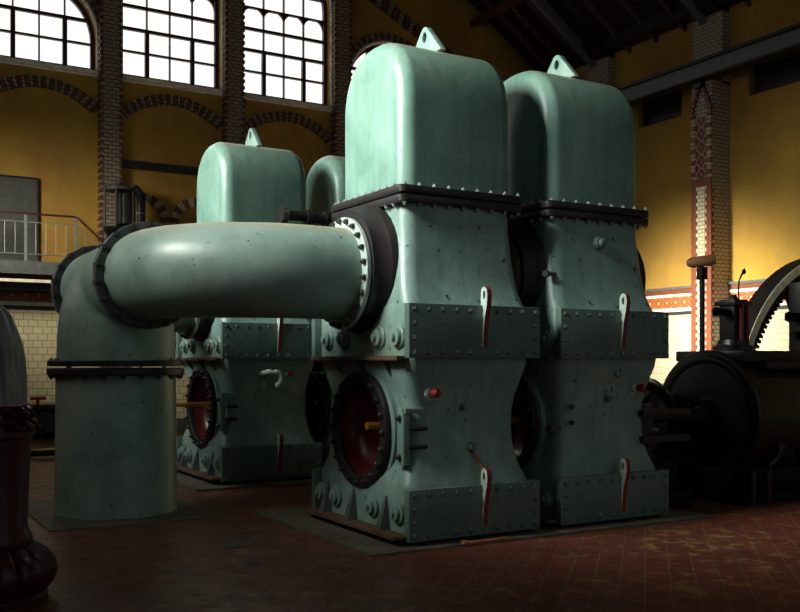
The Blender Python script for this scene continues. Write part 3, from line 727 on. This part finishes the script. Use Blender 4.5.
# rake band
b = MB(); n = 40
for i in range(n):
    x = 9.2 + (15.5-9.2)*i/n; z = 11.85 - .5*(x-9.2); b.prism([(x,WYB-.12,z),(x+.12,WYB-.12,z-.06),(x+.22,WYB-.12,z+.22),(x+.10,WYB-.12,z+.28)], (0,.14,0), i % 2)
struct(b.build('trim_%d' % ti, [M['brkd'], M['brk']], flat=True)); ti += 1
# small striped double arches in the second, third bay
for bay in (5.19, 8.01):
    for q in (0, 1):
        c_ = bay + .46 + q*1.24
        vous(ti, c_, 4.72, .42, .62, 0, 180, 13, WYB-.05, .07, [M['brkd'], M['brkl']], .92); ti += 1
    for q in (-.06, 1.08, 2.30):
        b = MB()
        for k in range(16): b.box(bay+q-.10 if q > 0 else bay, bay+q+.12, WYB-.05, WYB+.02, 3.16+k*.10, 3.16+k*.10+.092, k % 2)
        struct(b.build('trim_%d' % ti, [M['brkd'], M['brkl']], flat=True)); ti += 1
# back wall piers
for xc in (2.10, 4.925, 7.75, 10.575):
    zt = {2.10:11.0, 4.925:13.0, 7.75:15.0, 10.575:13.0, 13.4:11.0, 16.4:9.4}[xc]
    b = MB(); b.box(xc-.22, xc+.22, WYB-.2, WYB+.02, 0, zt)
    z = 0; k = 0
    while z < zt-.15:
        b.box(xc-.245, xc-.17, WYB-.22, WYB-.0, z, z+.075, 1); b.box(xc+.17, xc+.245, WYB-.22, WYB-.0, z, z+.075, 1); z += .15
    struct(b.build('trim_%d' % ti, [M['brk'], M['brkd']], flat=True)); ti += 1
# horizontal pipe along wall in bay 2
hp = MB(); hp.box(5.15, 12.0, WYB-.16, WYB-.04, 5.86, 6.02); tag(hp.build('wall_rail', M['iron']), 'dark horizontal rail on the back wall above the striped arches', 'rail')
# frieze + tiles back wall
def dado(side, x0, x1, tilemat):
    global ti
    if side == 'back':
        bx = lambda a, c_, z0, z1, m_: MB().box(x0, x1, WYB-a, WYB-c_, z0, z1).build('trim_%d' % ti, m_, flat=True)
    else:
        bx = lambda a, c_, z0, z1, m_: MB().box(WX1-a, WX1-c_, x0, x1, z0, z1).build('trim_%d' % ti, m_, flat=True)
    for a, c_, z0, z1, m_ in ((.03,-.01,.30,2.72,tilemat), (.07,-.01,0,.30,M['iron2']), (.06,-.01,2.68,2.76,M['iron']), (.045,-.01,2.76,2.84,M['stone']), (.04,-.01,2.84,3.11,M['frieze']), (.045,-.01,3.11,3.17,M['stone']), (.05,-.01,3.17,3.28,M['brkred']), (.09,-.01,3.28,3.34,M['iron2'])):
        struct(bx(a, c_, z0, z1, m_)); ti += 1
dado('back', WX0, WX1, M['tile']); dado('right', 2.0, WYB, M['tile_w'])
# right wall with two niches
g = MB(); g.box(WX1, WX1+.45, WYF, WYB+.3, 0, EV+.35)
cut = []; niches = [(15.62,17.0), (12.35,13.72), (19.1,20.4)]
for y0, y1 in niches: c_ = MB(); c_.box(WX1-.1, WX1+.25, y0, y1, 7.33, 8.02); cut.append(c_)
solid_minus('wall_right', M['yellow'], g, cut)
for k, (y0, y1) in enumerate(niches):
    root = empty('window_%d' % (k+9)); struct(root)
    b = MB(); b.box(WX1+.20, WX1+.24, y0, y1, 7.33, 8.02); b.build('glass', M['dglass'], root, flat=True)
    b = MB(); b.ringplate([(WX1+.15,y0,7.33),(WX1+.15,y1,7.33),(WX1+.15,y1,8.02),(WX1+.15,y0,8.02)], [(WX1+.15,y0+.1,7.43),(WX1+.15,y1-.1,7.43),(WX1+.15,y1-.1,7.92),(WX1+.15,y0+.1,7.92)], (.06,0,0)); b.build('window_frame', M['iron'], root, flat=True)
# right piers
for yc in (7.3, 10.9, 14.5, 18.1):
    y0, y1 = yc-.28, yc+.28; xp = 16.22
    b = MB(); b.box(xp, WX1+.02, y0, y1, 0, 7.75, 0)
    b.box(xp+.33, WX1+.02, y0-.0, y1+.28, 7.7, 9.3, 3)
    # panel on the -X face: red borders, white centre, quoins
    b.box(xp-.03, xp, y0, y0+.13, .3, 5.62, 1); b.box(xp-.03, xp, y1-.13, y1, .3, 5.62, 1)
    b.box(xp-.02, xp, y0+.13, y1-.13, .3, 5.45, 2); b.box(xp-.03, xp, y0+.13, y1-.13, 5.45, 5.62, 1)
    z = .35
    while z < 5.35:
        b.box(xp-.035, xp, y0+.10, y0+.175, z, z+.07, 1); b.box(xp-.035, xp, y1-.175, y1-.10, z, z+.07, 1)
        b.box(xp-.032, xp+.06, y0-.012, y0+.03, z, z+.085, 1); z += .17
    b.box(xp-.03, xp, y0+.12, y1-.12, 5.62, 6.95, 4)
    z = 5.7; k = 0
    while z < 7.0:
        for ya, yb in ((y0, y0+.12), (y1-.12, y1)): b.box(xp-.04, xp, ya, yb, z, z+.07, 5 if k % 3 else 1); 
        z += .085; k += 1
    # gothic head
    for s_ in (-1, 1):
        for q in range(6):
            f0 = q/6; yy = yc + s_*(.26 - .24*f0**1.6); zz = 7.0 + .62*f0
            b.box(xp-.07, xp, yy-.055, yy+.055, zz, zz+.085, 1 if q % 2 else 4)
    b.box(xp-.16, xp, yc-.10, yc+.10, 7.6, 7.75, 6)
    struct(b.build('trim_%d' % ti, [M['brkbuff'], M['brkred'], M['brkwhite'], M['brkbuff'], M['lattice'], M['brkl'], M['iron']], flat=True)); ti += 1
    # iron shoe on top
    b = MB(); b.prism([(16.35,yc-.25,9.35),(16.82,yc-.25,9.25),(16.82,yc-.25,9.6),(16.1,yc-.25,9.6)], (0,.7,0)); b.build('truss_shoe', M['iron'], flat=True); o = C.objects[-1]; tag(o, kind='structure'); o.name = 'trim_%d' % ti; ti += 1
# crane beam
cb = MB(); cb.box(16.0, 16.22, 0, WYB-.1, 7.78, 8.10); cb.box(15.92, 16.28, 0, WYB-.1, 8.10, 8.16, 1); cb.box(15.92, 16.28, 0, WYB-.1, 7.74, 7.78, 1); cb.box(16.05,16.15,0,WYB-.1,8.16,8.22,1)
tag(cb.build('crane_runway_beam', [M['beam'], M['iron']]), 'long grey steel crane beam along the right wall', 'beam')
# wall plate
b = MB(); b.box(16.35, WX1+.1, WYF, WYB, 9.42, 9.72); struct(b.build('trim_%d' % ti, M['iron'], flat=True)); ti += 1
# left and front walls
g = MB(); g.box(WX0-.4, WX0, WYF, WYB+.3, 0, EV+.35)
LW = [(6.5,9.1), (10.6,13.2), (15.0,17.6)]
cut = []
for y0, y1 in LW: c_ = MB(); c_.box(WX0-.6, WX0+.1, y0, y1, 3.4, 7.8); cut.append(c_)
solid_minus('wall_left', M['yellow'], g, cut)
for k, (y0, y1) in enumerate(LW):
    root = empty('window_%d' % (k+5)); struct(root)
    b = MB(); b.box(WX0-.26, WX0-.22, y0, y1, 3.4, 7.8); b.build('glass', M['glass'], root, flat=True)
    b = MB()
    for q in range(5): y = y0 + (y1-y0)*q/4; b.box(WX0-.22, WX0-.16, y-.03, y+.03, 3.4, 7.8)
    for q in range(7): z = 3.4 + 4.4*q/6; b.box(WX0-.22, WX0-.16, y0, y1, z-.025, z+.025)
    b.build('glazing_bars', M['frame'], root, flat=True)
# ceiling
b = MB()
b.prism([(WX1+.5,WYF,EV-.15+.25),(RX,WYF,RZ+.1),(WX0-.5,WYF,EV-.15+.25),(WX0-.5,WYF,EV+.4),(RX,WYF,RZ+.4),(WX1+.5,WYF,EV+.4)], (0, WYB+.5-WYF, 0)); struct(b.build('ceiling', M['roof'], flat=True))
sl = (RZ-EV-.0)/(WX1-RX)
def roofz(x): return EV + (WX1-x)*sl
def rafter(y, w, h, m_, drop=.0):
    global ti
    b = MB()
    b.prism([(WX1, y-w/2, roofz(WX1)-drop), (RX, y-w/2, roofz(RX)-drop), (RX, y-w/2, roofz(RX)-drop-h), (WX1, y-w/2, roofz(WX1)-drop-h)], (0, w, 0))
    struct(b.build('trim_%d' % ti, m_, flat=True)); ti += 1
for y in (18.35, 14.75, 11.1): rafter(y, .17, .26, M['beam'], .16)
for y in (20.0, 19.4, 18.8, 17.3, 16.4, 15.5, 13.7, 12.8, 11.9, 10.2, 9.2): rafter(y, .09, .14, M['rafter'])
for x in (14.6, 12.4, 10.2, 8.4):
    b = MB(); z = roofz(x); b.box(x-.08, x+.08, 4, WYB, z-.24, z-.06); struct(b.build('trim_%d' % ti, M['purlin'], flat=True)); ti += 1
# door, platform, railing
dr = empty('door_1'); struct(dr)
b = MB(); b.box(1.5, 3.43, WYB-.04, WYB+.02, 3.6, 5.42); b.build('door_panel', M['door'], dr, flat=True)
b = MB(); b.ringplate([(1.45,WYB-.06,3.6),(3.46,WYB-.06,3.6),(3.46,WYB-.06,5.46),(1.45,WYB-.06,5.46)], [(1.5,WYB-.06,3.62),(3.43,WYB-.06,3.62),(3.43,WYB-.06,5.42),(1.5,WYB-.06,5.42)], (0,.06,0)); b.build('door_frame', M['iron'], dr, flat=True)
pf = empty('access_platform', (0, 19.95, 3.6)); tag(pf, 'grey steel platform with railing below the grey door', 'platform')
b = MB(); b.box(-1.3, 4.05, 0, 1.0, -.06, 0); b.box(-1.3,4.05,-.02,.04,-.26,0); b.build('deck', M['steel'], pf)
b = MB(); b.box(-1.3, 4.0, .05, .15, -.42, -.36); b.build('pale_beam', M['stone'], pf)
b = MB(); b.box(-1.3, 4.0, .3, 1.0, -.55, -.30); b.build('girder', M['iron'], pf)
for x in (.14, 1.11, 2.08, 3.05, 4.02): b = MB(); b.box(x-.025, x+.025, 0, .04, -.02, .93); b.build('post', M['rail'], pf)
b = MB(); b.tube([(-1.3,.02,.95),(4.0,.02,.95),(4.06,.02,.93),(5.1,.02,-.02)], .022, 10); b.build('handrail', M['railtop'], pf)
b = MB(); b.tube([(-1.3,.02,.78),(4.02,.02,.78),(5.0,.02,-.12)], .012, 8); b.build('mid_rail', M['rail'], pf)
b = MB(); b.tube([(-1.3,.02,.14),(4.02,.02,.14)], .012, 8); b.build('lower_rail', M['rail'], pf)
x = -1.024
while x < 4.9:
    if x < 4.0: za, zb = .14, .78
    else: zb = .78 - (x-4.02)*.92; za = zb - .62
    if min(abs(x-q) for q in (.14,1.11,2.08,3.05,4.02)) > .05:
        b = MB(); b.cyl((x,.02,za),(x,.02,zb), .009, n=6); b.build('baluster', M['rail'], pf)
    x += .194
for k in range(5):
    b = MB(); b.box(4.1+.24*k, 4.34+.24*k, .05, .9, -.22-.2*k-.04, -.22-.2*k); b.build('step', M['steel'], pf)
b = MB(); b.prism([(4.05,.0,-.02),(5.4,.0,-1.15),(5.4,.0,-1.40),(4.05,.0,-.28)], (0,.04,0)); b.build('stringer', M['steel'], pf)
b = MB(); b.box(5.3,5.9,0,.9,-1.25,-1.18); b.build('landing', M['steel'], pf)
for x in (5.35, 5.85): b = MB(); b.box(x-.03,x+.03,0.02,.08,-3.6,-1.2); b.build('support', M['iron'], pf)
for x in (-1.0, 1.5, 3.9): b = MB(); b.box(x-.05,x+.05,.1,.2,-3.6,-.4); b.build('support', M['iron'], pf)
# foundation pads
def pad(name_i, pts, h=.02): b = MB(); b.prism([(x,y,0) for x, y in pts], (0,0,h)); return struct(b.build('trim_%d' % name_i, M['concrete'], flat=True))
pad(ti, [(3.68,6.72),(7.62,6.66),(7.75,9.3),(3.68,9.3)]); ti += 1
pad(ti, [(3.68,11.2),(7.75,11.2),(7.75,13.9),(3.68,13.9)]); ti += 1
pad(ti, [(1.62,9.25),(3.2,9.2),(3.3,11.3),(1.62,11.3)], .015); ti += 1

# ------------------------------------------------------------------ lights
def area(name, loc, target, sx, sy, power, col, spread=180):
    l = bpy.data.lights.new(name, 'AREA'); l.shape = 'RECTANGLE'; l.size = sx; l.size_y = sy; l.energy = power; l.color = col; l.spread = R(spread)
    o = bpy.data.objects.new(name, l); C.objects.link(o); o.location = loc
    d = Vector(target) - Vector(loc); o.rotation_euler = d.to_track_quat('-Z', 'Y').to_euler(); return o
for k, (y0, y1) in enumerate(LW):
    yc = (y0+y1)/2
    area('window_daylight', (WX0+.06, yc, 6.2), (4.2, (7.6, 12.1, 13.5)[k], (3.9, 3.7, 3.6)[k]), y1-y0, 2.6, (245, 165, 40)[k], (.97,1.0,.95), 58)
area('sunlit_window_beam', (WX0+.08, 16.3, 5.0), (16.8, 14.7, 2.2), 2.4, 1.2, 225, (1.0,.95,.76), 19)
area('gable_wall_beam', (WX0+.08, 16.6, 5.6), (3.7, 21, 3.6), 1.6, 1.6, 56, (1.0,.93,.78), 46)
for (x0, x1, z0, zs) in wins:
    area('gable_daylight', ((x0+x1)/2, WYB-.25, (z0+zs)/2+.6), ((x0+x1)/2, WYB-10, 3.5), x1-x0, zs-z0+.8, 9, (1,.96,.9), 100)
wd = bpy.data.worlds.new('world'); sc.world = wd; wd.use_nodes = True
bg = wd.node_tree.nodes['Background']; bg.inputs[0].default_value = (.75,.85,.9,1); bg.inputs[1].default_value = .225

cam = bpy.data.cameras.new('camera'); co = bpy.data.objects.new('camera', cam); C.objects.link(co); sc.camera = co
co.location = (0,0,1.6); co.rotation_euler = (R(90), 0, R(-30.4)); cam.sensor_width = 36; cam.lens = 940/800*36; cam.shift_y = 55/800; cam.clip_end = 200
vs_ = sc.view_settings; sc.display_settings.display_device = 'sRGB'
vs_.view_transform = 'Standard'; vs_.look = 'None'; vs_.exposure = 0; vs_.gamma = 1; vs_.use_curve_mapping = False
sc.cycles.use_denoising = True; sc.cycles.max_bounces = 6; sc.cycles.sample_clamp_indirect = 4
